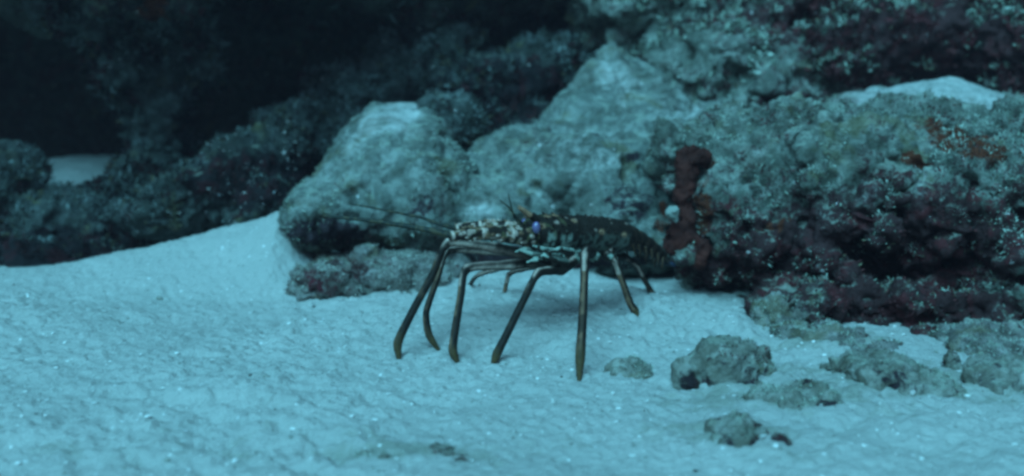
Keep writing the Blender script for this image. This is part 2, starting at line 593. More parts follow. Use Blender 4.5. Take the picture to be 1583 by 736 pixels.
# rounded boulder, dark below, with sand settled on its shoulder
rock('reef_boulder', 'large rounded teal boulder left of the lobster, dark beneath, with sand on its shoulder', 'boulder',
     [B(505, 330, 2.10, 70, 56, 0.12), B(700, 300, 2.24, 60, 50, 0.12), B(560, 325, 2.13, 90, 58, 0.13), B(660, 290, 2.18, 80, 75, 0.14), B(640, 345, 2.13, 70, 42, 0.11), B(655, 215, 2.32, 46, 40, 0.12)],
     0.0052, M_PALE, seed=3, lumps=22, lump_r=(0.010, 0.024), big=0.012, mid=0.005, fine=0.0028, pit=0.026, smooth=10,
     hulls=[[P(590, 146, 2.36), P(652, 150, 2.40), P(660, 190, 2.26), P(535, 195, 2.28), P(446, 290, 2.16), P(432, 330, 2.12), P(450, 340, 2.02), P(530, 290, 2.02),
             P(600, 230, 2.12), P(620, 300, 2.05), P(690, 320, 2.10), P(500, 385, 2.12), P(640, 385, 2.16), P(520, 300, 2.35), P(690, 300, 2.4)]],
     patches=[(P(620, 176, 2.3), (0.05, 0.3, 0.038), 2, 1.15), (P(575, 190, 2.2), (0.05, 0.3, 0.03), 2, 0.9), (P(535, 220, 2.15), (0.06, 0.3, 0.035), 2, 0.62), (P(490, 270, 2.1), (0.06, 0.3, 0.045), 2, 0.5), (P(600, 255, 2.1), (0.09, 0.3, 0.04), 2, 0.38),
              (P(500, 366, 1.98), (0.10, 0.3, 0.035), 0, 1.3), (P(650, 320, 2.0), (0.04, 0.3, 0.045), 0, 0.6),  # shade painted dark under the boulder and in the crevice beside it
              ])
rock('reef_slab', 'low pitted reddish rock slab on the sand under the rounded boulder', 'rock',
     [B(540, 430, 2.03, 84, 42, 0.12), B(620, 427, 2.05, 84, 44, 0.13), B(500, 436, 1.98, 46, 32, 0.08), B(690, 415, 2.16, 60, 40, 0.12),
      B(585, 398, 2.10, 70, 25, 0.12)],
     0.0048, M_MIX, seed=5, lumps=60, lump_r=(0.01, 0.028), big=0.01, mid=0.009, fine=0.003, pit=0.03,
     patches=[(P(500, 425, 1.95), (0.07, 0.3, 0.03), 0, 0.6)])
# the pale ridge that climbs to a peak behind the lobster
rock('reef_ridge', 'pale teal ridge rising to a peak behind the lobster', 'rock',
     [B(780, 340, 2.16, 95, 60, 0.12), B(955, 100, 2.68, 22, 32, 0.10), B(970, 350, 2.12, 90, 70, 0.12), B(850, 385, 2.14, 160, 48, 0.10), B(720, 325, 2.16, 60, 56, 0.10),
      B(730, 285, 2.26, 70, 38, 0.12), B(1060, 250, 2.3, 70, 60, 0.15), B(890, 275, 2.2, 100, 62, 0.12), B(800, 250, 2.32, 70, 46, 0.12),
      B(860, 205, 2.46, 40, 36, 0.1), B(1110, 195, 2.46, 70, 36, 0.14), B(985, 245, 2.26, 60, 30, 0.10, 0.3), B(690, 300, 2.22, 50, 44, 0.1)],
     0.0052, M_PALE, seed=8, lumps=40, lump_r=(0.010, 0.022), big=0.014, mid=0.006, fine=0.0028, pit=0.03, smooth=12,
     hulls=[[P(955, 50, 2.70), P(915, 88, 2.64), P(1020, 100, 2.60), P(830, 205, 2.50), P(700, 290, 2.36), P(1130, 210, 2.50), P(1060, 250, 2.28),
             P(760, 320, 2.18), P(900, 290, 2.2), P(1010, 300, 2.16), P(700, 440, 2.4), P(1100, 440, 2.3), P(900, 440, 2.2), P(955, 300, 2.85), P(1120, 300, 2.8)]],
     patches=[(P(940, 212, 2.1), (0.08, 0.3, 0.006), 0, 0.7), (P(985, 245, 2.1), (0.03, 0.3, 0.012), 0, 1.0), (P(985, 315, 2.0), (0.07, 0.3, 0.04), 0, 0.9),
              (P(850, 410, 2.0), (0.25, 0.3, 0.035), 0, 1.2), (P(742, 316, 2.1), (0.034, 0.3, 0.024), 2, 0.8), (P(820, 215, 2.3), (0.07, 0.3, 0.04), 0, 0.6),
              (P(690, 330, 2.1), (0.03, 0.3, 0.06), 0, 0.4), (P(1035, 350, 2.0), (0.03, 0.3, 0.06), 1, 0.7),  # first dark patch paints shade into the crevice by the boulder
              (P(960, 120, 2.5), (0.10, 0.5, 0.07), 2, 0.62), (P(1060, 180, 2.4), (0.13, 0.5, 0.05), 2, 0.55), (P(900, 230, 2.2), (0.16, 0.5, 0.07), 2, 0.52), (P(850, 290, 2.2), (0.14, 0.5, 0.05), 2, 0.42)])
# right-hand wall
rock('reef_wall', 'big encrusted maroon reef block right of the lobster with pale growth on top', 'reef block',
     [B(1200, 330, 1.98, 130, 105, 0.16), B(1340, 300, 1.94, 150, 100, 0.18), B(1480, 320, 1.90, 130, 110, 0.18),
      B(1130, 400, 1.94, 80, 75, 0.11), B(1250, 400, 1.96, 120, 80, 0.14), B(1420, 395, 1.95, 140, 90, 0.14),
      B(1560, 400, 1.86, 80, 100, 0.16), B(1180, 470, 1.80, 58, 42, 0.07), B(1120, 250, 2.08, 95, 55, 0.16),
      B(1260, 235, 2.08, 130, 50, 0.18), B(1420, 226, 2.06, 130, 42, 0.18), B(1620, 300, 1.95, 100, 130, 0.2),
      B(1500, 470, 1.80, 66, 62, 0.10), B(1110, 330, 1.96, 50, 60, 0.10), B(1225, 488, 1.70, 60, 42, 0.07), B(1360, 500, 1.80, 110, 46, 0.10), B(1560, 510, 1.70, 70, 60, 0.10), B(1470, 505, 1.72, 70, 40, 0.08),
      B(1285, 395, 1.80, 30, 62, 0.06, 0.3), B(1455, 380, 1.76, 42, 58, 0.06, -0.3), B(1370, 345, 1.78, 36, 36, 0.05), B(1160, 385, 1.84, 34, 50, 0.05), B(1540, 400, 1.74, 34, 60, 0.05)],
     0.0052, M_WALL, seed=12, lumps=380, lump_r=(0.012, 0.045), big=0.028, mid=0.016, fine=0.005, pit=0.045,
     patches=[(P(1400, 365, 1.8), (0.26, 0.3, 0.09), 0, 0.8), (P(1340, 455, 1.85), (0.17, 0.4, 0.06), 0, 1.6), (P(1160, 430, 1.8), (0.10, 0.3, 0.05), 0, 0.9),  # the strongest dark patch paints in the shade of the overhung hollow
              (P(1180, 360, 1.85), (0.14, 0.3, 0.07), 0, 0.65), (P(1460, 215, 1.9), (0.05, 0.3, 0.035), 1, 1.1), (P(1082, 330, 1.9), (0.022, 0.3, 0.07), 1, 0.75), (P(1085, 245, 1.95), (0.03, 0.3, 0.018), 1, 0.7),
              (P(1380, 235, 1.9), (0.025, 0.3, 0.02), 1, 0.9), (P(1210, 350, 1.8), (0.03, 0.2, 0.03), 1, 0.55), (P(1320, 300, 1.8), (0.035, 0.3, 0.03), 2, 0.42), (P(1225, 400, 1.8), (0.025, 0.3, 0.04), 2, 0.4), (P(1340, 400, 1.75), (0.025, 0.3, 0.02), 1, 0.5),
              (P(1580, 480, 1.75), (0.025, 0.2, 0.05), 2, 1.2), (P(1110, 275, 1.95), (0.05, 0.3, 0.04), 2, 0.5), (P(1180, 225, 2.0), (0.12, 0.3, 0.04), 2, 0.42), (P(1370, 270, 1.9), (0.06, 0.3, 0.05), 2, 0.5), (P(1330, 215, 2.0), (0.14, 0.3, 0.03), 2, 0.38), (P(1520, 260, 1.9), (0.05, 0.3, 0.03), 2, 0.4), (P(1210, 470, 1.7), (0.04, 0.3, 0.025), 2, 0.5), (P(1500, 460, 1.75), (0.03, 0.3, 0.03), 2, 0.45), (P(1260, 330, 1.8), (0.03, 0.3, 0.03), 2, 0.38)])
# sand shelf on top of the wall and the reef behind
rock('sand_shelf', 'bright sand shelf on top of the reef block, upper right', 'sand shelf',
     [B(1440, 178, 2.42, 110, 48, 0.16), B(1340, 190, 2.4, 90, 38, 0.15), B(1540, 190, 2.4, 80, 42, 0.15)],
     0.007, M_MIX, seed=15, lumps=10, big=0.012, mid=0.006, fine=0.003,
     patches=[(P(1450, 135, 2.35), (0.14, 0.5, 0.07), 2, 1.6), (P(1375, 150, 2.35), (0.08, 0.4, 0.03), 2, 1.2)])
rock('reef_slope', 'shaggy dark reef slope behind the sand shelf, upper right', 'reef',
     [B(1120, 120, 2.72, 150, 90, 0.22), B(1000, 20, 2.85, 110, 70, 0.2), B(1260, 60, 2.8, 150, 110, 0.25), B(1440, 60, 2.8, 150, 90, 0.25),
      B(1600, 80, 2.7, 140, 130, 0.25), B(1200, -80, 3.0, 260, 120, 0.3), B(1500, -80, 3.0, 260, 120, 0.3), B(1180, 160, 2.62, 110, 40, 0.15),
      B(940, 20, 2.8, 45, 45, 0.12)],
     0.0075, M_WALL, seed=18, lumps=300, lump_r=(0.015, 0.05), big=0.03, mid=0.018, fine=0.006, pit=0.03,
     patches=[(P(1500, 50, 2.6), (0.35, 0.6, 0.14), 0, 1.1), (P(1300, 30, 2.6), (0.25, 0.6, 0.08), 0, 0.8), (P(945, 30, 2.7), (0.08, 0.5, 0.07), 2, 0.42), (P(1080, 60, 2.7), (0.14, 0.5, 0.06), 2, 0.30), (P(1230, 130, 2.6), (0.14, 0.5, 0.04), 2, 0.36),
              (P(1230, 158, 2.5), (0.09, 0.4, 0.02), 0, 1.3)])
# dim rocks at the far left
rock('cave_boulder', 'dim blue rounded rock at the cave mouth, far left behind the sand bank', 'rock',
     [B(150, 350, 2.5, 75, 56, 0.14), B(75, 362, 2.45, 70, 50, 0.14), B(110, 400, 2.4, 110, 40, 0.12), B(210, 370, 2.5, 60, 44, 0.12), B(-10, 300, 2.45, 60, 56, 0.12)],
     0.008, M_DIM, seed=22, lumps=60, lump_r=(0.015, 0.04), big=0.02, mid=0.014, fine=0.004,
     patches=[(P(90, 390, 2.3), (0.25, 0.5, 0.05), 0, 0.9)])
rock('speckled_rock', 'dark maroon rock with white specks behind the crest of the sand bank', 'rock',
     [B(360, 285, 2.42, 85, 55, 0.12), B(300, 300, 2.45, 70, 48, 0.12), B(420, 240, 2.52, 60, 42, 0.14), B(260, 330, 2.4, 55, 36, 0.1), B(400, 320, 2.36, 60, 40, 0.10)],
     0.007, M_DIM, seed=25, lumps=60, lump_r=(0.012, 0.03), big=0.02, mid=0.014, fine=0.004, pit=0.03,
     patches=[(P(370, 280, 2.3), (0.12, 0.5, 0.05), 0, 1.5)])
rock('mossy_pillar_foot', 'dark brown shaggy rock hump between the sand patch and the speckled rock', 'rock',
     [B(225, 290, 2.62, 55, 60, 0.12), B(250, 340, 2.6, 60, 50, 0.12)],
     0.009, M_DIM, seed=27, lumps=40, lump_r=(0.015, 0.035), big=0.02, mid=0.014, fine=0.004)
rock('stepped_ledge', 'dim stepped ledge climbing from the speckled rock into the dark hollow', 'rock ledge',
     [B(470, 200, 2.72, 70, 45, 0.14, 0.4), B(540, 150, 2.85, 70, 45, 0.16, 0.3), B(430, 225, 2.66, 50, 34, 0.12), B(610, 120, 2.95, 80, 55, 0.16),
      B(520, 240, 2.72, 90, 60, 0.12)],
     0.008, M_DIM, seed=30, lumps=60, lump_r=(0.015, 0.035), big=0.02, mid=0.014, fine=0.004)
rock('dome_coral', 'brown dome coral behind the sandy shoulder of the boulder', 'coral',
     [B(690, 200, 2.42, 58, 50, 0.09), B(655, 215, 2.4, 38, 34, 0.06)],
     0.006, M_DIM, seed=33, lumps=20, lump_r=(0.01, 0.02), big=0.01, mid=0.016, fine=0.004)
rock('hollow_rock', 'shadowed lumpy rock above the dome coral, left of the peak', 'rock',
     [B(760, 160, 2.85, 100, 60, 0.2), B(700, 100, 2.95, 60, 70, 0.15), B(840, 130, 2.9, 80, 60, 0.18), B(800, 215, 2.72, 90, 40, 0.15)],
     0.009, M_DIM, seed=36, lumps=80, lump_r=(0.015, 0.045), big=0.02, mid=0.016, fine=0.004,
     patches=[(P(780, 150, 2.7), (0.2, 0.5, 0.1), 0, 0.8)])
rock('cave_sand', 'dim blue mound of sand inside the cave mouth, far left', 'sand mound',
     [B(130, 300, 2.9, 140, 62, 0.3, -0.05), B(230, 300, 3.0, 90, 66, 0.3)], 0.012, MAT_SAND, seed=49, lumps=0, big=0.012, mid=0.004, fine=0.001)
# cave: back wall, roof and pillar
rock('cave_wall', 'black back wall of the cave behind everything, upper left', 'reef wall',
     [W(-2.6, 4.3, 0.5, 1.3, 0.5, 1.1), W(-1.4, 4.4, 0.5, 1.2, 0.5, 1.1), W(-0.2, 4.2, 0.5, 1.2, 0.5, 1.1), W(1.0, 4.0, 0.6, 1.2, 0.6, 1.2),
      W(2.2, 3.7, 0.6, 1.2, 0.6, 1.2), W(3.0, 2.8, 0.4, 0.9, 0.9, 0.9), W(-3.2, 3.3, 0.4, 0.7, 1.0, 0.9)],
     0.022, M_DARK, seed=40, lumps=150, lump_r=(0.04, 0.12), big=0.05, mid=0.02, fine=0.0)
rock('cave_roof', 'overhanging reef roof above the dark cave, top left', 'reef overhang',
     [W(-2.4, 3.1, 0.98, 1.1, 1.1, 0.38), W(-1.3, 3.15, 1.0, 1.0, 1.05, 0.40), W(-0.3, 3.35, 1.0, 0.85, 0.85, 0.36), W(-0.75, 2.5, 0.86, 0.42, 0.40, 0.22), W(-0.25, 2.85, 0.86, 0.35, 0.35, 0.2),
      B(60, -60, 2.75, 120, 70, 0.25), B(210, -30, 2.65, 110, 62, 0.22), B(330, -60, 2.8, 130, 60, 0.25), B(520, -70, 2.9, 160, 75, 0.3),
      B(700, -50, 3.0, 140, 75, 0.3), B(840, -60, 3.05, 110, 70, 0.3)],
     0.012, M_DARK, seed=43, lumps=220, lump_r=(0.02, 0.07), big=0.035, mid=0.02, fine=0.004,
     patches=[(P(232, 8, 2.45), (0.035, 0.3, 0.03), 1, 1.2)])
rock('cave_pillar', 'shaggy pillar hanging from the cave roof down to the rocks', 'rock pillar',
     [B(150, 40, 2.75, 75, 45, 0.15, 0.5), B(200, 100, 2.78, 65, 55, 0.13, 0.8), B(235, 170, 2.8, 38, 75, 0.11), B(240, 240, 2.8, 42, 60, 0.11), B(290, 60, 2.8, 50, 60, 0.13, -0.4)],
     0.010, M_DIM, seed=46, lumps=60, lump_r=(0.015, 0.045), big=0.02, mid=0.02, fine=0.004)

# rubble in the foreground
RG = 'half buried rubble rocks in the right foreground'


def rub(label, blobs, seed, mat=None, patches=(), vox=0.004):
    patches = list(patches) + [(c + Vector((rr.uniform(-1, 1) * r[0] * 0.6, -r[1], -r[2] * 0.55 + CAM_H * 0)), (r[0] * 0.7, r[1] * 2, r[2] * 0.5), 2, 0.75)
                               for c, r, _, _ in blobs for rr in (random.Random(seed),)]
    rock('rubble_rock', label, 'rock', blobs, vox, mat or M_RUB, seed=seed, lumps=34, lump_r=(0.007, 0.018),
         big=0.008, mid=0.008, fine=0.003, pit=0.02, patches=patches, group=RG, smooth=3)


rub('pitted round rubble rock with dark holes at the tip of the sand bank', [B(1115, 572, 1.41, 58, 44, 0.06), B(1158, 576, 1.42, 40, 38, 0.05), B(1072, 582, 1.39, 30, 32, 0.035), B(1110, 550, 1.44, 40, 26, 0.04)], 50,
    patches=[(P(1072, 590, 1.36), (0.02, 0.2, 0.02), 0, 0.9), (P(1165, 575, 1.36), (0.025, 0.2, 0.02), 0, 0.4), (P(1100, 545, 1.4), (0.02, 0.2, 0.012), 0, 0.5)])
rub('flat mossy rubble rock directly below the pitted round one', [B(1200, 630, 1.29, 62, 26, 0.05, 0.1), B(1256, 626, 1.30, 30, 20, 0.04, 0.4), B(1150, 622, 1.31, 44, 20, 0.04)], 52,
    patches=[(P(1262, 622, 1.28), (0.018, 0.1, 0.01), 0, 1.4)])
rub('low rubble rock with a dark brown tip near the bottom edge', [B(1145, 690, 1.165, 46, 30, 0.04), B(1192, 700, 1.155, 34, 18, 0.03, 0.35), B(1112, 678, 1.18, 34, 20, 0.03)], 54,
    patches=[(P(1192, 698, 1.12), (0.022, 0.1, 0.012), 0, 1.4), (P(1128, 688, 1.12), (0.008, 0.1, 0.01), 0, 0.8)])
rub('olive rubble rock below the bright sand pocket', [B(1380, 596, 1.38, 64, 36, 0.07), B(1330, 586, 1.41, 48, 28, 0.06), B(1435, 606, 1.36, 44, 24, 0.055)], 56,
    patches=[(P(1390, 590, 1.3), (0.03, 0.1, 0.02), 0, 0.7)])
rub('grey broken rubble rock at the right edge of the sand', [B(1520, 598, 1.40, 56, 40, 0.07), B(1575, 596, 1.38, 46, 46, 0.07), B(1475, 600, 1.41, 40, 24, 0.05)], 58,
    patches=[(P(1540, 590, 1.32), (0.03, 0.1, 0.015), 0, 0.6)])
rub('mottled rubble rock wedged under the reef block left of the sand pocket', [B(1300, 534, 1.57, 58, 26, 0.06), B(1355, 546, 1.54, 40, 22, 0.05), B(1245, 526, 1.60, 44, 22, 0.05)], 60, mat=M_MIX)
rub('dark rubble rock behind the sand pocket under the reef block', [B(1510, 535, 1.58, 60, 32, 0.06), B(1560, 540, 1.55, 50, 30, 0.06), B(1455, 520, 1.66, 36, 18, 0.04)], 62, mat=M_MIX)
rub('pale speckled rock knob where the sand bank meets the reef block', [B(1205, 485, 1.66, 42, 34, 0.05), B(1230, 505, 1.64, 36, 28, 0.04), B(1190, 510, 1.65, 30, 18, 0.03)], 67, mat=M_MIX)
rub('small flat greenish rock sunk in the sand right of the straight front leg', [B(980, 588, 1.43, 38, 15, 0.035)], 64, vox=0.003)
rub('half buried rock at the bottom edge of the photo', [B(655, 728, 1.12, 84, 32, 0.05), B(592, 720, 1.125, 50, 22, 0.04)], 66, vox=0.003,
    patches=[(P(650, 712, 1.1), (0.05, 0.2, 0.012), 0, 0.5)])

BY = {o.name: o for o in C.objects}
DIMC = ((0.13, 0.15, 0.14), (0.06, 0.07, 0.06), (0.07, 0.06, 0.035), (0.02, 0.018, 0.018), (0.04, 0.014, 0.014))  # turf colours darkened to match, shade of the back rocks put in
turf(BY['reef_wall'], 26000, 1, (0.002, 0.007), wts=(2.5, 4, 1.5, 5, 2), mean=0.52)
turf(BY['reef_slope'], 38000, 2, (0.006, 0.018), mean=0.45)
turf(BY['reef_ridge'], 5000, 3, (0.002, 0.005), wts=(6, 5, 1, 1, 0), up_only=-1, mean=0.38)
turf(BY['reef_boulder'], 5000, 4, (0.002, 0.006), wts=(5, 5, 1, 2, 1), up_only=-1)
turf(BY['reef_slab'], 7000, 5, (0.002, 0.006), ((0.42, 0.42, 0.36), (0.26, 0.25, 0.21), (0.15, 0.10, 0.08), (0.07, 0.04, 0.038), (0.11, 0.04, 0.038)), up_only=-1)
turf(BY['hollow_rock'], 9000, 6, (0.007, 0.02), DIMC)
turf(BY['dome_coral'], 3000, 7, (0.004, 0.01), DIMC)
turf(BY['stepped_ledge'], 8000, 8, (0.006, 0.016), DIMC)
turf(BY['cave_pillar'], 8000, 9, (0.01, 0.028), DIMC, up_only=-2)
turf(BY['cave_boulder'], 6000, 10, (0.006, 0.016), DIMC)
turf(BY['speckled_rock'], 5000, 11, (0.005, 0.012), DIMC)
turf(BY['speckled_rock'], 450, 31, (0.004, 0.007), ((0.6, 0.55, 0.5), (0.5, 0.5, 0.45), (0.4, 0.4, 0.35), (0.55, 0.5, 0.48), (0.5, 0.5, 0.5)))
turf(BY['reef_wall'], 110, 32, (0.003, 0.006), ((0.6, 0.55, 0.5), (0.5, 0.5, 0.45), (0.4, 0.4, 0.35), (0.55, 0.5, 0.48), (0.5, 0.5, 0.5)))
turf(BY['mossy_pillar_foot'], 4000, 12, (0.008, 0.02), DIMC)
turf(BY['cave_roof'], 14000, 13, (0.012, 0.035), DIMC, up_only=-2)
turf(BY['sand_shelf'], 5000, 14, (0.005, 0.012))
for k, o in enumerate([x for x in C.objects if x.name.startswith('rubble_rock')]):
    turf(o, 2500, 20 + k, (0.0012, 0.004), wts=(4, 4, 2, 3, 1), up_only=-1)

# brown sponge column and pale knob on the wall's left end
m = NT('brown_sponge')
c = m.mix(m.ramp(m.noise(40, 5, 0.6, 0.4), 0.35, 0.7), (0.035, 0.010, 0.008), (0.075, 0.018, 0.013))
m.col(c, 0.85)
m.bump(m.noise(120, 4, 0.6), 0.6, 0.005)
rock('brown_sponge', 'rusty brown upright sponge on the reef right behind the lobster', 'sponge',
     [B(1064, 252, 1.93, 17, 26, 0.020), B(1058, 285, 1.915, 14, 36, 0.018), B(1056, 325, 1.91, 13, 42, 0.018), B(1060, 365, 1.885, 16, 40, 0.018), B(1040, 372, 1.88, 22, 30, 0.016),
      B(1072, 395, 1.87, 17, 26, 0.016), B(1080, 244, 1.93, 16, 14, 0.015)],
     0.0032, m.m, seed=70, lumps=26, lump_r=(0.004, 0.009), big=0.010, mid=0.006, fine=0.002, pit=0.022, smooth=10)
m = NT('pale_coral')
m.col(m.mix(m.noise(60, 4, 0.6), (0.16, 0.19, 0.16), (0.30, 0.32, 0.28)), 0.85)
m.bump(m.noise(150, 4, 0.6), 0.6, 0.004)
rock('coral_knob', 'small pale round coral knob on the edge of the brown sponge', 'coral',
     [B(1040, 329, 1.85, 11, 11, 0.012), B(1046, 340, 1.85, 5, 6, 0.008)], 0.002, m.m, seed=72, lumps=5, lump_r=(0.003, 0.005), big=0.002, mid=0.002, fine=0.0008)

# loose shell bits and pebbles on the sand
rnd = random.Random(4)
bm = bmesh.new()
pts = []
for k in range(1500):
    y = 0.98 + (rnd.random() ** 1.2) * 1.05
    x = rnd.uniform(-0.52, 0.5) * y * 1.05
    pts.append((x, y))
pa = np.array(pts)
pz = sand_z(pa[:, 0], pa[:, 1])
for (x, y), z in zip(pts, pz):
    if mnoise.noise(Vector((x * 9, y * 9, 0))) < rnd.uniform(-0.3, 0.35):
        continue
    s = rnd.choice((0.0008, 0.0010, 0.0014, 0.0018, 0.0026)) * rnd.uniform(.8, 1.3)
    if rnd.random() < 0.012:
        s *= 2
    Mx = Matrix.Translation((x, y, z + s * 0.2)) @ Matrix.Rotation(rnd.uniform(0, 6), 4, 'Z') @ Matrix.Rotation(rnd.uniform(-.6, .6), 4, 'X')
    r = bmesh.ops.create_icosphere(bm, subdivisions=1, radius=1, matrix=Mx @ Matrix.Diagonal((s * rnd.uniform(.8, 1.8), s, s * rnd.uniform(.3, .7), 1)))
    mi = 0 if rnd.random() < 0.80 else (1 if rnd.random() < 0.5 else 2)
    fs = set(f for v in r['verts'] for f in v.link_faces)
    for f in fs:
        f.material_index = mi
me = bpy.data.meshes.new('shell_grit')
bm.to_mesh(me)
bm.free()
o = link_mesh('shell_grit', me, None, smooth=False)
for nme, cc in (('shell_white', (0.68, 0.67, 0.63)), ('shell_grey', (0.25, 0.26, 0.22)), ('shell_dark', (0.09, 0.09, 0.08))):
    m = NT(nme)
    m.col(cc, 0.7)
    me.materials.append(m.m)
tag(o, 'shell bits and coarse grit strewn over the pale sand', 'shell grit', kind='stuff')

# ------------------------------------------------------------------ the lobster
def spline(pts, rad, n):
    """Catmull-Rom through joints, with radii"""
    p = [np.array(q) for q in pts]
    p = [2 * p[0] - p[1]] + p + [2 * p[-1] - p[-2]]
    r = [rad[0]] + list(rad) + [rad[-1]]
    out, ro, so = [], [], []
    segs = len(pts) - 1
    for k in range(segs):
        for t in np.linspace(0, 1, n, endpoint=(k == segs - 1)):
            a, b, c, d = p[k:k + 4]
            q = 0.5 * ((2 * b) + (c - a) * t + (2 * a - 5 * b + 4 * c - d) * t * t + (3 * b - a - 3 * c + d) * t ** 3)
            lin = b + (c - b) * t
            out.append(q * 0.6 + lin * 0.4)
            ro.append(r[k + 1] + (r[k + 2] - r[k + 1]) * (t * t * (3 - 2 * t)))
            so.append((k + t) / segs)
    return np.array(out), np.array(ro), np.array(so)


class Shell:
    def __init__(self):
        self.v, self.f, self.c = [], [], []

    def loft(self, cen, rx, rz, side, up, color, seg=16, pw=1.0):
        """closed tube of rings; side and up give each ring's two axes"""
        base = len(self.v)
        n = len(cen)
        for i in range(n):
            for j in range(seg):
                a = 2 * math.pi * j / seg
                ca, sa = math.cos(a), math.sin(a)
                d = side[i] * ca * rx[i] + up[i] * sa * rz[i]
                self.v.append(cen[i] + d)
                self.c.append(color(i / (n - 1), a, cen[i] + d, d / (np.linalg.norm(d) + 1e-9)))
        for i in range(n - 1):
            for j in range(seg):
                k = (j + 1) % seg
                self.f.append((base + i * seg + j, base + i * seg + k, base + (i + 1) * seg + k, base + (i + 1) * seg + j))
        self.f.append(tuple(base + j for j in range(seg))[::-1])
        self.f.append(tuple(base + (n - 1) * seg + j for j in range(seg)))

    def tube(self, pts, rad, color, n=8, seg=12, flat=1.0, joints=()):
        cen, r, s = spline(pts, rad, n)
        for j_ in joints:
            r = r * (1 + 0.15 * np.exp(-((s - j_) / 0.020) ** 2) - 0.12 * np.exp(-((s - j_ - 0.05) / 0.018) ** 2))
        tan = np.gradient(cen, axis=0)
        tan /= np.linalg.norm(tan, axis=1)[:, None] + 1e-12
        ref = np.array((0.0, 0.0, 1.0)) if abs(tan[0][2]) < 0.9 else np.array((1.0, 0.0, 0.0))
        S, U = [], []
        u = ref
        for t in tan:
            u = u - t * np.dot(u, t)
            u /= np.linalg.norm(u) + 1e-12
            S.append(np.cross(t, u))
            U.append(u.copy())
        self.loft(cen, r, r * flat, S, U, color, seg)

    def spike(self, p, d, length, r, color):
        p = np.array(p)
        d = np.array(d)
        d = d / np.linalg.norm(d)
        q = p + d * length
        self.tube([p - d * r, p + d * length * 0.5, q], [r, r * 0.7, r * 0.22], lambda *a: color, n=4, seg=7)

    def mesh(self, name):
        me = bpy.data.meshes.new(name)
        me.from_pydata([tuple(v) for v in self.v], [], self.f)
        return me


def hn(p, f, off=0.0):
    return mnoise.noise(Vector(p) * f + Vector((off, off, off)))


DARK = np.array((0.017, 0.011, 0.008))
OLIVE = np.array((0.085, 0.075, 0.035))
TAN = np.array((0.22, 0.12, 0.07))
CREAM = np.array((0.70, 0.50, 0.40))
TEALC = np.array((0.27, 0.32, 0.26))
TIP = np.array((0.085, 0.052, 0.022))


def leg_color(stripes, tip0=0.86):
    sd_ = [np.array(s) / np.linalg.norm(s) for s in stripes]

    def f(t, a, p, d):
        c = DARK * (1.0 + 0.5 * hn(p, 120))
        w_ = max(float(np.dot(d, s)) for s in sd_)
        k = min(max((w_ - 0.86 + 0.07 * hn(p, 90, 3)) / 0.07, 0), 1)
        if t < 0.45:
            col = CREAM * (0.75 + 0.25 * hn(p, 60, 5))
            k *= 0.95
        else:
            col = TAN * 1.25
            k *= 0.75 if hn(p, 25, 6) > -0.25 else 0.2
        c = c * (1 - k) + col * k
        kt = min(max((t - tip0 + 0.1) / 0.12, 0), 1)
        return c * (1 - kt) + TIP * kt * (1 + 0.4 * hn(p, 200)) + 0 * c
    return f


sh = Shell()
rl = random.Random(11)
front = np.array(P(812, 362, 1.585))
rear = np.array(P(958, 366, 1.705))
ax = rear - front
Lc = np.linalg.norm(ax)
ax /= Lc
side = np.cross(ax, (0, 0, 1))
side /= np.linalg.norm(side)
if side[1] > 0:
    side = -side            # the side towards the viewer
upv = np.cross(side, ax)
if upv[2] < 0:
    upv = -upv


def carapace_col(t, a, p, d):
    # a = 0 is the near side, pi/2 the back
    top = math.sin(a)
    c = DARK * (1.0 + 0.6 * hn(p, 45))
    sp = hn(p, 130, 7) + 0.35 * hn(p, 50, 9)
    if top < 0.35:
        k = min(max((0.35 - top) / 0.5, 0), 1) * min(max((sp + 0.10) / 0.08, 0), 1) * (1 if t < 0.34 else 0.30)
        c = c * (1 - k) + TEALC * k * (1.1 + 0.35 * hn(p, 70))
    elif sp > 0.56:
        c = c * 0.3 + CREAM * 0.6
    if t < 0.30 and top > -0.2 and hn(p, 60, 12) > 0.18:
        c = c * 0.4 + OLIVE * 0.8
    return c


NS = 44
cen, rx, rz = [], [], []
for i in range(NS):
    t = i / (NS - 1)
    cen.append(front + ax * Lc * t + upv * (0.002 * math.sin(t * 3)))
    prof = (min(t / 0.16, 1) ** 0.5) * 0.45 + 0.55
    prof *= 1.0 - 0.10 * max(t - 0.75, 0) / 0.25
    groove = 1 - 0.07 * math.exp(-((t - 0.47) / 0.035) ** 2)
    rx.append(0.031 * prof * groove)
    rz.append(0.0295 * (prof * 0.9 + 0.1) * groove)
sh.loft(cen, rx, rz, [side] * NS, [upv] * NS, carapace_col, seg=52)
# spines on the back and sides, pointing forward
for row, ang in enumerate((0.25, 0.6, 0.95, 1.3, 1.85, 2.2, 2.7)):
    for t in np.arange(0.06 + 0.03 * (row % 2), 0.93, 0.085):
        i = int(t * (NS - 1))
        a = ang + rl.uniform(-.08, .08)
        d = side * math.cos(a) * rx[i] + upv * math.sin(a) * rz[i]
        big = 1.4 if t < 0.4 else 0.9
        colr = TAN * 1.5 if rl.random() < 0.22 else DARK * 1.4
        sh.spike(cen[i] + d * 0.95, -ax * 0.9 + d / np.linalg.norm(d) * 0.7, 0.0070 * big, 0.0022, colr)
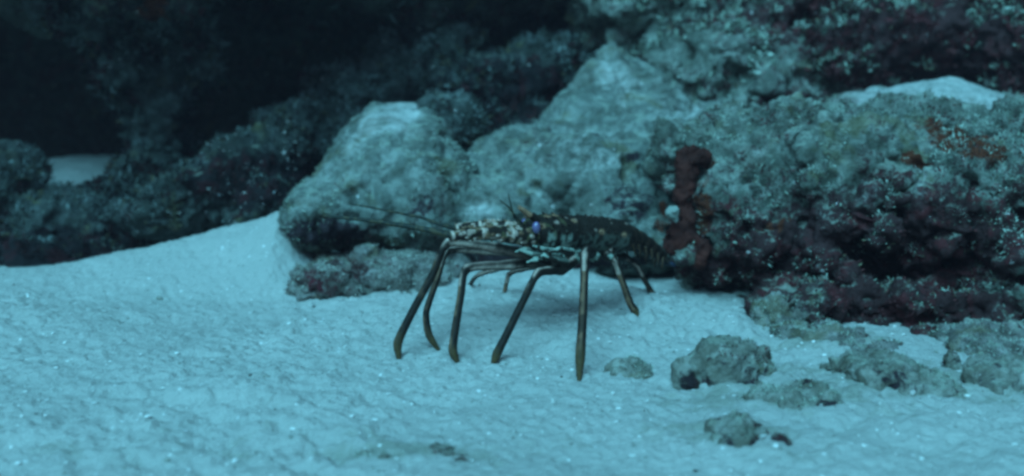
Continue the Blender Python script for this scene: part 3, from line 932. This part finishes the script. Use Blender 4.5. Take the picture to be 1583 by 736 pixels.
# abdomen: overlapping rings curling down into the shade
ab = [P(952, 364, 1.70), P(966, 367, 1.735), P(982, 372, 1.765), P(998, 379, 1.79), P(1013, 388, 1.81), P(1026, 398, 1.82)]
cenA, rA, sA = spline(ab, [0.027, 0.0235, 0.020, 0.0165, 0.013, 0.009], 12)
tanA = np.gradient(cenA, axis=0)
tanA /= np.linalg.norm(tanA, axis=1)[:, None]
NA = len(cenA)
rr, S_, U_ = [], [], []
for i in range(NA):
    ph = (i / (NA - 1) * 6) % 1.0
    rr.append(rA[i] * (0.94 + 0.10 * ph))
    s = np.cross(tanA[i], (0, 0, 1))
    s /= np.linalg.norm(s)
    if s[1] > 0:
        s = -s
    u = np.cross(s, tanA[i])
    if u[2] < 0:
        u = -u
    S_.append(s)
    U_.append(u)


def ab_col(t, a, p, d):
    ph = (t * 6) % 1.0
    c = DARK * (1.0 + 0.4 * hn(p, 60))
    if 0.80 < ph < 0.97 and math.sin(a) < 0.75:
        c = c * 0.7 + TAN * 0.3
    if hn(p, 150, 4) > 0.45:
        c = c * 0.5 + TAN * 0.5
    return c


sh.loft(cenA, rr, np.array(rr) * 0.92, S_, U_, ab_col, seg=40)
for k in range(6):                                          # pointed side plates
    i = min(int((k + 0.75) / 6 * (NA - 1)), NA - 1)
    for sg in (1, -1):
        st = cenA[i] + S_[i] * sg * rr[i] * 0.86 - U_[i] * rr[i] * 0.35
        sh.tube([st, st - U_[i] * 0.010 + tanA[i] * 0.003 + S_[i] * sg * 0.002, st - U_[i] * 0.020 + tanA[i] * 0.010],
                [0.0060, 0.0042, 0.0010], lambda t, a, p, d: (TAN * 0.9 if d[0] < -0.2 else DARK), n=6, seg=10, flat=0.5)
tb, td = cenA[-1], tanA[-1]
for k, an in enumerate((-0.9, -0.45, 0.0, 0.45, 0.9)):      # tail fan
    dv = td * math.cos(an) + S_[-1] * math.sin(an) - np.array((0, 0, 0.25))
    dv /= np.linalg.norm(dv)
    sh.tube([tb - td * 0.004, tb + dv * 0.010, tb + dv * 0.020, tb + dv * 0.025], [0.005, 0.0085, 0.010, 0.004],
            lambda t, a, p, d: np.array((0.02, 0.03, 0.055)) if t > 0.5 else DARK, n=6, seg=12, flat=0.28)

# thick spiny antenna bases


def ped_col(t, a, p, d):
    n = hn(p, 95, 2) + 0.4 * hn(p, 200, 8)
    c = DARK * 1.2 if n < 0.12 else (CREAM * 0.55 if n > 0.30 else OLIVE * 1.3)
    j = (t * 3) % 1.0
    if j > 0.86:
        c = CREAM * 0.85
    if math.sin(a) * 1 < -0.75:
        c = DARK
    return c


def peduncle(pts, rad, dens=11):
    sh.tube(pts, rad, ped_col, n=16, seg=24)
    cn, r, _ = spline(pts, rad, 8)
    tn = np.gradient(cn, axis=0)
    for k in range(2, len(cn) - 1, 1):
        t = tn[k] / np.linalg.norm(tn[k])
        for q in range(4):
            a = rl.uniform(0, 6.28)
            s = np.cross(t, (0, 0, 1))
            s /= np.linalg.norm(s)
            u = np.cross(s, t)
            d = s * math.cos(a) + u * math.sin(a)
            sh.spike(cn[k] + d * r[k] * 0.92, d * 0.8 + t * 0.8, rl.uniform(0.003, 0.006), 0.0015, CREAM * 0.8 if rl.random() < 0.5 else TAN)


pedA = [P(826, 366, 1.565), P(795, 364, 1.545), P(762, 360, 1.53), P(728, 361, 1.515), P(695, 365, 1.50)]
pedB = [P(815, 362, 1.60), P(790, 354, 1.61), P(760, 350, 1.615), P(728, 352, 1.615), P(704, 354, 1.61)]
peduncle(pedA, [0.014, 0.0125, 0.0105, 0.0095, 0.0066])
peduncle(pedB, [0.013, 0.0115, 0.0100, 0.0085, 0.006])
# horns over the eyes
for pts in ([P(832, 342, 1.57), P(820, 333, 1.56), P(809, 324, 1.55), P(801, 317, 1.545)], [P(826, 338, 1.60), P(815, 330, 1.595), P(806, 324, 1.59), P(799, 321, 1.585)]):
    sh.tube(pts, [0.0058, 0.0046, 0.0030, 0.0009], lambda t, a, p, d: (TAN * 2.0 if (t > 0.35 and d[2] < 0.5) else DARK * 1.2), n=8, seg=12)
# mouthparts under the head
for k in range(7):
    x0 = 812 + k * 9
    yy = 384 + (k % 3) * 8
    sh.tube([P(x0 + 18, yy + 6, 1.575), P(x0, yy + 2, 1.55), P(x0 - 16, yy + 6 - (k % 2) * 10, 1.542)], [0.0062, 0.0048, 0.0018],
            lambda t, a, p, d: (TEALC * 1.15 if (d[2] > 0.05 and hn(p, 120) > -0.25) else DARK * 1.2), n=8, seg=12)

UPS = ((-0.1, -0.40, 0.9), (0.1, -0.95, -0.3))
LS = ((-0.75, -0.66, 0.1),)
legs = [
    # walking legs, hip to tip, near side
    [(822, 396, 1.60), (765, 383, 1.57), (693, 375, 1.55), (669, 425, 1.53), (636, 488, 1.51), (615, 535, 1.495), (618, 569, 1.487)],
    [(858, 402, 1.61), (790, 409, 1.56), (722, 415, 1.535), (712, 460, 1.52), (703, 515, 1.50), (700, 543, 1.49), (711, 569, 1.486)],
    [(892, 400, 1.63), (868, 417, 1.57), (832, 422, 1.535), (809, 465, 1.515), (781, 522, 1.49), (768, 548, 1.48), (760, 573, 1.474)],
    [(918, 394, 1.66), (908, 388, 1.60), (904, 396, 1.545), (903, 440, 1.50), (900, 505, 1.45), (897, 552, 1.42), (895, 598, 1.402)],
    [(934, 390, 1.69), (942, 390, 1.665), (950, 402, 1.66), (962, 440, 1.66), (974, 482, 1.66), (981, 502, 1.66), (986, 520, 1.656)],
    # far side
    [(818, 392, 1.64), (752, 388, 1.66), (692, 388, 1.63), (676, 432, 1.59), (659, 484, 1.555), (663, 520, 1.54), (684, 554, 1.535)],
    [(835, 404, 1.68), (785, 412, 1.78), (742, 424, 1.86), (732, 434, 1.89), (728, 445, 1.91), (725, 452, 1.925), (724, 460, 1.925)],
    [(860, 406, 1.70), (805, 416, 1.78), (787, 424, 1.80), (782, 445, 1.81), (780, 462, 1.81), (781, 474, 1.805), (784, 487, 1.795)],
    [(938, 394, 1.73), (962, 396, 1.76), (984, 410, 1.79), (997, 438, 1.80), (1007, 462, 1.80), (1011, 476, 1.80), (1008, 487, 1.795)],
]
for k, L in enumerate(legs):
    f = 1.0 if k < 5 else 0.86
    if k == 3:
        f = 1.08
    pts = [P(*q) for q in L]
    tipz = float(sand_z(np.array([pts[-1].x]), np.array([pts[-1].y]))[0])
    dz = tipz - 0.001 - pts[-1].z
    for j, wgt in ((-1, 1.0), (-2, 0.7), (-3, 0.4), (-4, 0.15)):
        pts[j] = pts[j] + Vector((0, 0, dz * wgt))
    rad = np.array([0.0084, 0.0074, 0.0060, 0.0054, 0.0058, 0.0064, 0.0026]) * f
    if k in (6, 7):
        rad *= 0.8
    sh.tube(pts, rad, leg_color(UPS + LS), n=16, seg=16, joints=(1 / 6, 2 / 6))
    # bristles on the last joint
    cn, r, s = spline(pts, rad, 8)
    for i in range(len(cn)):
        if s[i] > 0.76 and k < 6:
            for q in range(3):
                a = rl.uniform(0, 6.28)
                d = np.array((math.cos(a), math.sin(a), -0.8))
                sh.spike(cn[i] + d * r[i] * 0.6, d, 0.0042, 0.0009, TIP)
# hips and belly plates
for k in range(5):
    for sg in (1, -1):
        p0 = front + ax * Lc * (0.12 + 0.17 * k) - upv * 0.024 + side * sg * 0.006
        sh.tube([p0, p0 - upv * 0.004 + side * sg * 0.016, p0 - upv * 0.006 + side * sg * 0.026], [0.010, 0.0095, 0.006],
                lambda t, a, p, d: (TEALC * 0.9 if hn(p, 80) > 0.05 else DARK * 1.3), n=6, seg=14)

src = np.array(sh.v)
scol = np.array(sh.c)
kd = kdtree.KDTree(len(src))
for i, v_ in enumerate(src):
    kd.insert(v_, i)
kd.balance()
org = Vector((float(front[0] + ax[0] * Lc * 0.4), float(front[1] + ax[1] * Lc * 0.4), 0.0))
me = voxel(sh.mesh('spiny_lobster'), 0.00095, 1, 0.4)
co = coords(me)
near = [kd.find_n(c, 3) for c in co]
vc = np.array([sum(scol[q[1]] / (q[2] + 1e-5) for q in nn_) / sum(1 / (q[2] + 1e-5) for q in nn_) for nn_ in near])
set_coords(me, co - np.array(org))
at = me.color_attributes.new('shell', 'FLOAT_COLOR', 'POINT')
at.data.foreach_set('color', np.concatenate([np.clip(vc, 0, 1), np.ones((len(vc), 1))], 1).astype(np.float32).ravel())
m = NT('lobster_shell')
c = m.mix(m.ramp(m.noise(260, 3, 0.6, 0.2), 0.35, 0.65, 0.0, 0.35), m.attr('shell').outputs['Color'], (0.015, 0.017, 0.014))
m.col(c, 0.6)
m.b.inputs['Specular IOR Level'].default_value = 0.12
m.bump(m.noise(330, 3, 0.6), 0.4, 0.002)
lob = link_mesh('spiny_lobster', me, m.m)
lob.location = org
tag(lob, 'dark spiny lobster with cream striped legs walking left across the sand', 'lobster')


def child_mesh(name, shl, mat, sub=False):
    q = shl.mesh(name)
    cc = coords(q) - np.array(org)
    set_coords(q, cc)
    return link_mesh(name, q, mat, lob)


m = NT('antenna_shell')
m.col(m.mix(m.ramp(m.noise(150, 2, 0.5), 0.45, 0.6), (0.02, 0.024, 0.02), (0.06, 0.05, 0.03)), 0.5)
M_ANT = m.m
for nm, pts, r0, r1 in (
        ('antenna', [P(700, 365, 1.50), P(672, 358, 1.50), P(630, 350, 1.505), P(585, 343, 1.51), P(545, 338, 1.515), P(500, 334, 1.52)], 0.0052, 0.0018),
        ('antenna', [P(708, 354, 1.61), P(680, 347, 1.61), P(650, 336, 1.62), P(615, 329, 1.63), P(575, 321, 1.64), P(540, 315, 1.65)], 0.0034, 0.0008),
        ('antennule', [P(812, 350, 1.575), P(798, 336, 1.565), P(786, 320, 1.56), P(772, 309, 1.555)], 0.0018, 0.0007),
        ('antennule', [P(808, 350, 1.59), P(796, 338, 1.59), P(790, 318, 1.585), P(786, 300, 1.58)], 0.0018, 0.0007)):
    s_ = Shell()
    s_.tube(pts, list(np.linspace(r0, r1, len(pts))), lambda *a: DARK, n=10, seg=9)
    child_mesh(nm, s_, M_ANT)
m = NT('eye_glossy')
m.col(m.mix(m.noise(90, 2, 0.5), (0.04, 0.03, 0.09), (0.22, 0.17, 0.32)), 0.06)
m.b.inputs['Specular IOR Level'].default_value = 0.8
for pc, rad_ in ((P(829, 352, 1.545), 0.0070), (P(811, 345, 1.60), 0.006)):
    bm = bmesh.new()
    bmesh.ops.create_uvsphere(bm, u_segments=24, v_segments=16, radius=rad_, matrix=Matrix.Translation(pc - org) @ Matrix.Diagonal((0.85, 0.9, 1.25, 1)))
    q = bpy.data.meshes.new('eye')
    bm.to_mesh(q)
    bm.free()
    link_mesh('eye', q, m.m, lob)

# ------------------------------------------------------------------ the water itself
bm = bmesh.new()
bmesh.ops.create_cube(bm, size=1, matrix=Matrix.Translation((0, 2, 1.0)) @ Matrix.Diagonal((130, 130, 4.4, 1)))
me = bpy.data.meshes.new('haze')
bm.to_mesh(me)
bm.free()
hz = bpy.data.materials.new('haze')
hz.use_nodes = True
t = hz.node_tree
t.nodes.clear()
pv = t.nodes.new('ShaderNodeVolumePrincipled')
pv.inputs['Color'].default_value = (1.0, 0.66, 0.78, 1)
pv.inputs['Density'].default_value = 0.014
pv.inputs['Anisotropy'].default_value = 0.2
mo = t.nodes.new('ShaderNodeOutputMaterial')
t.links.new(pv.outputs[0], mo.inputs['Volume'])
o = link_mesh('haze', me, hz, smooth=False)
tag(o, kind='stuff')
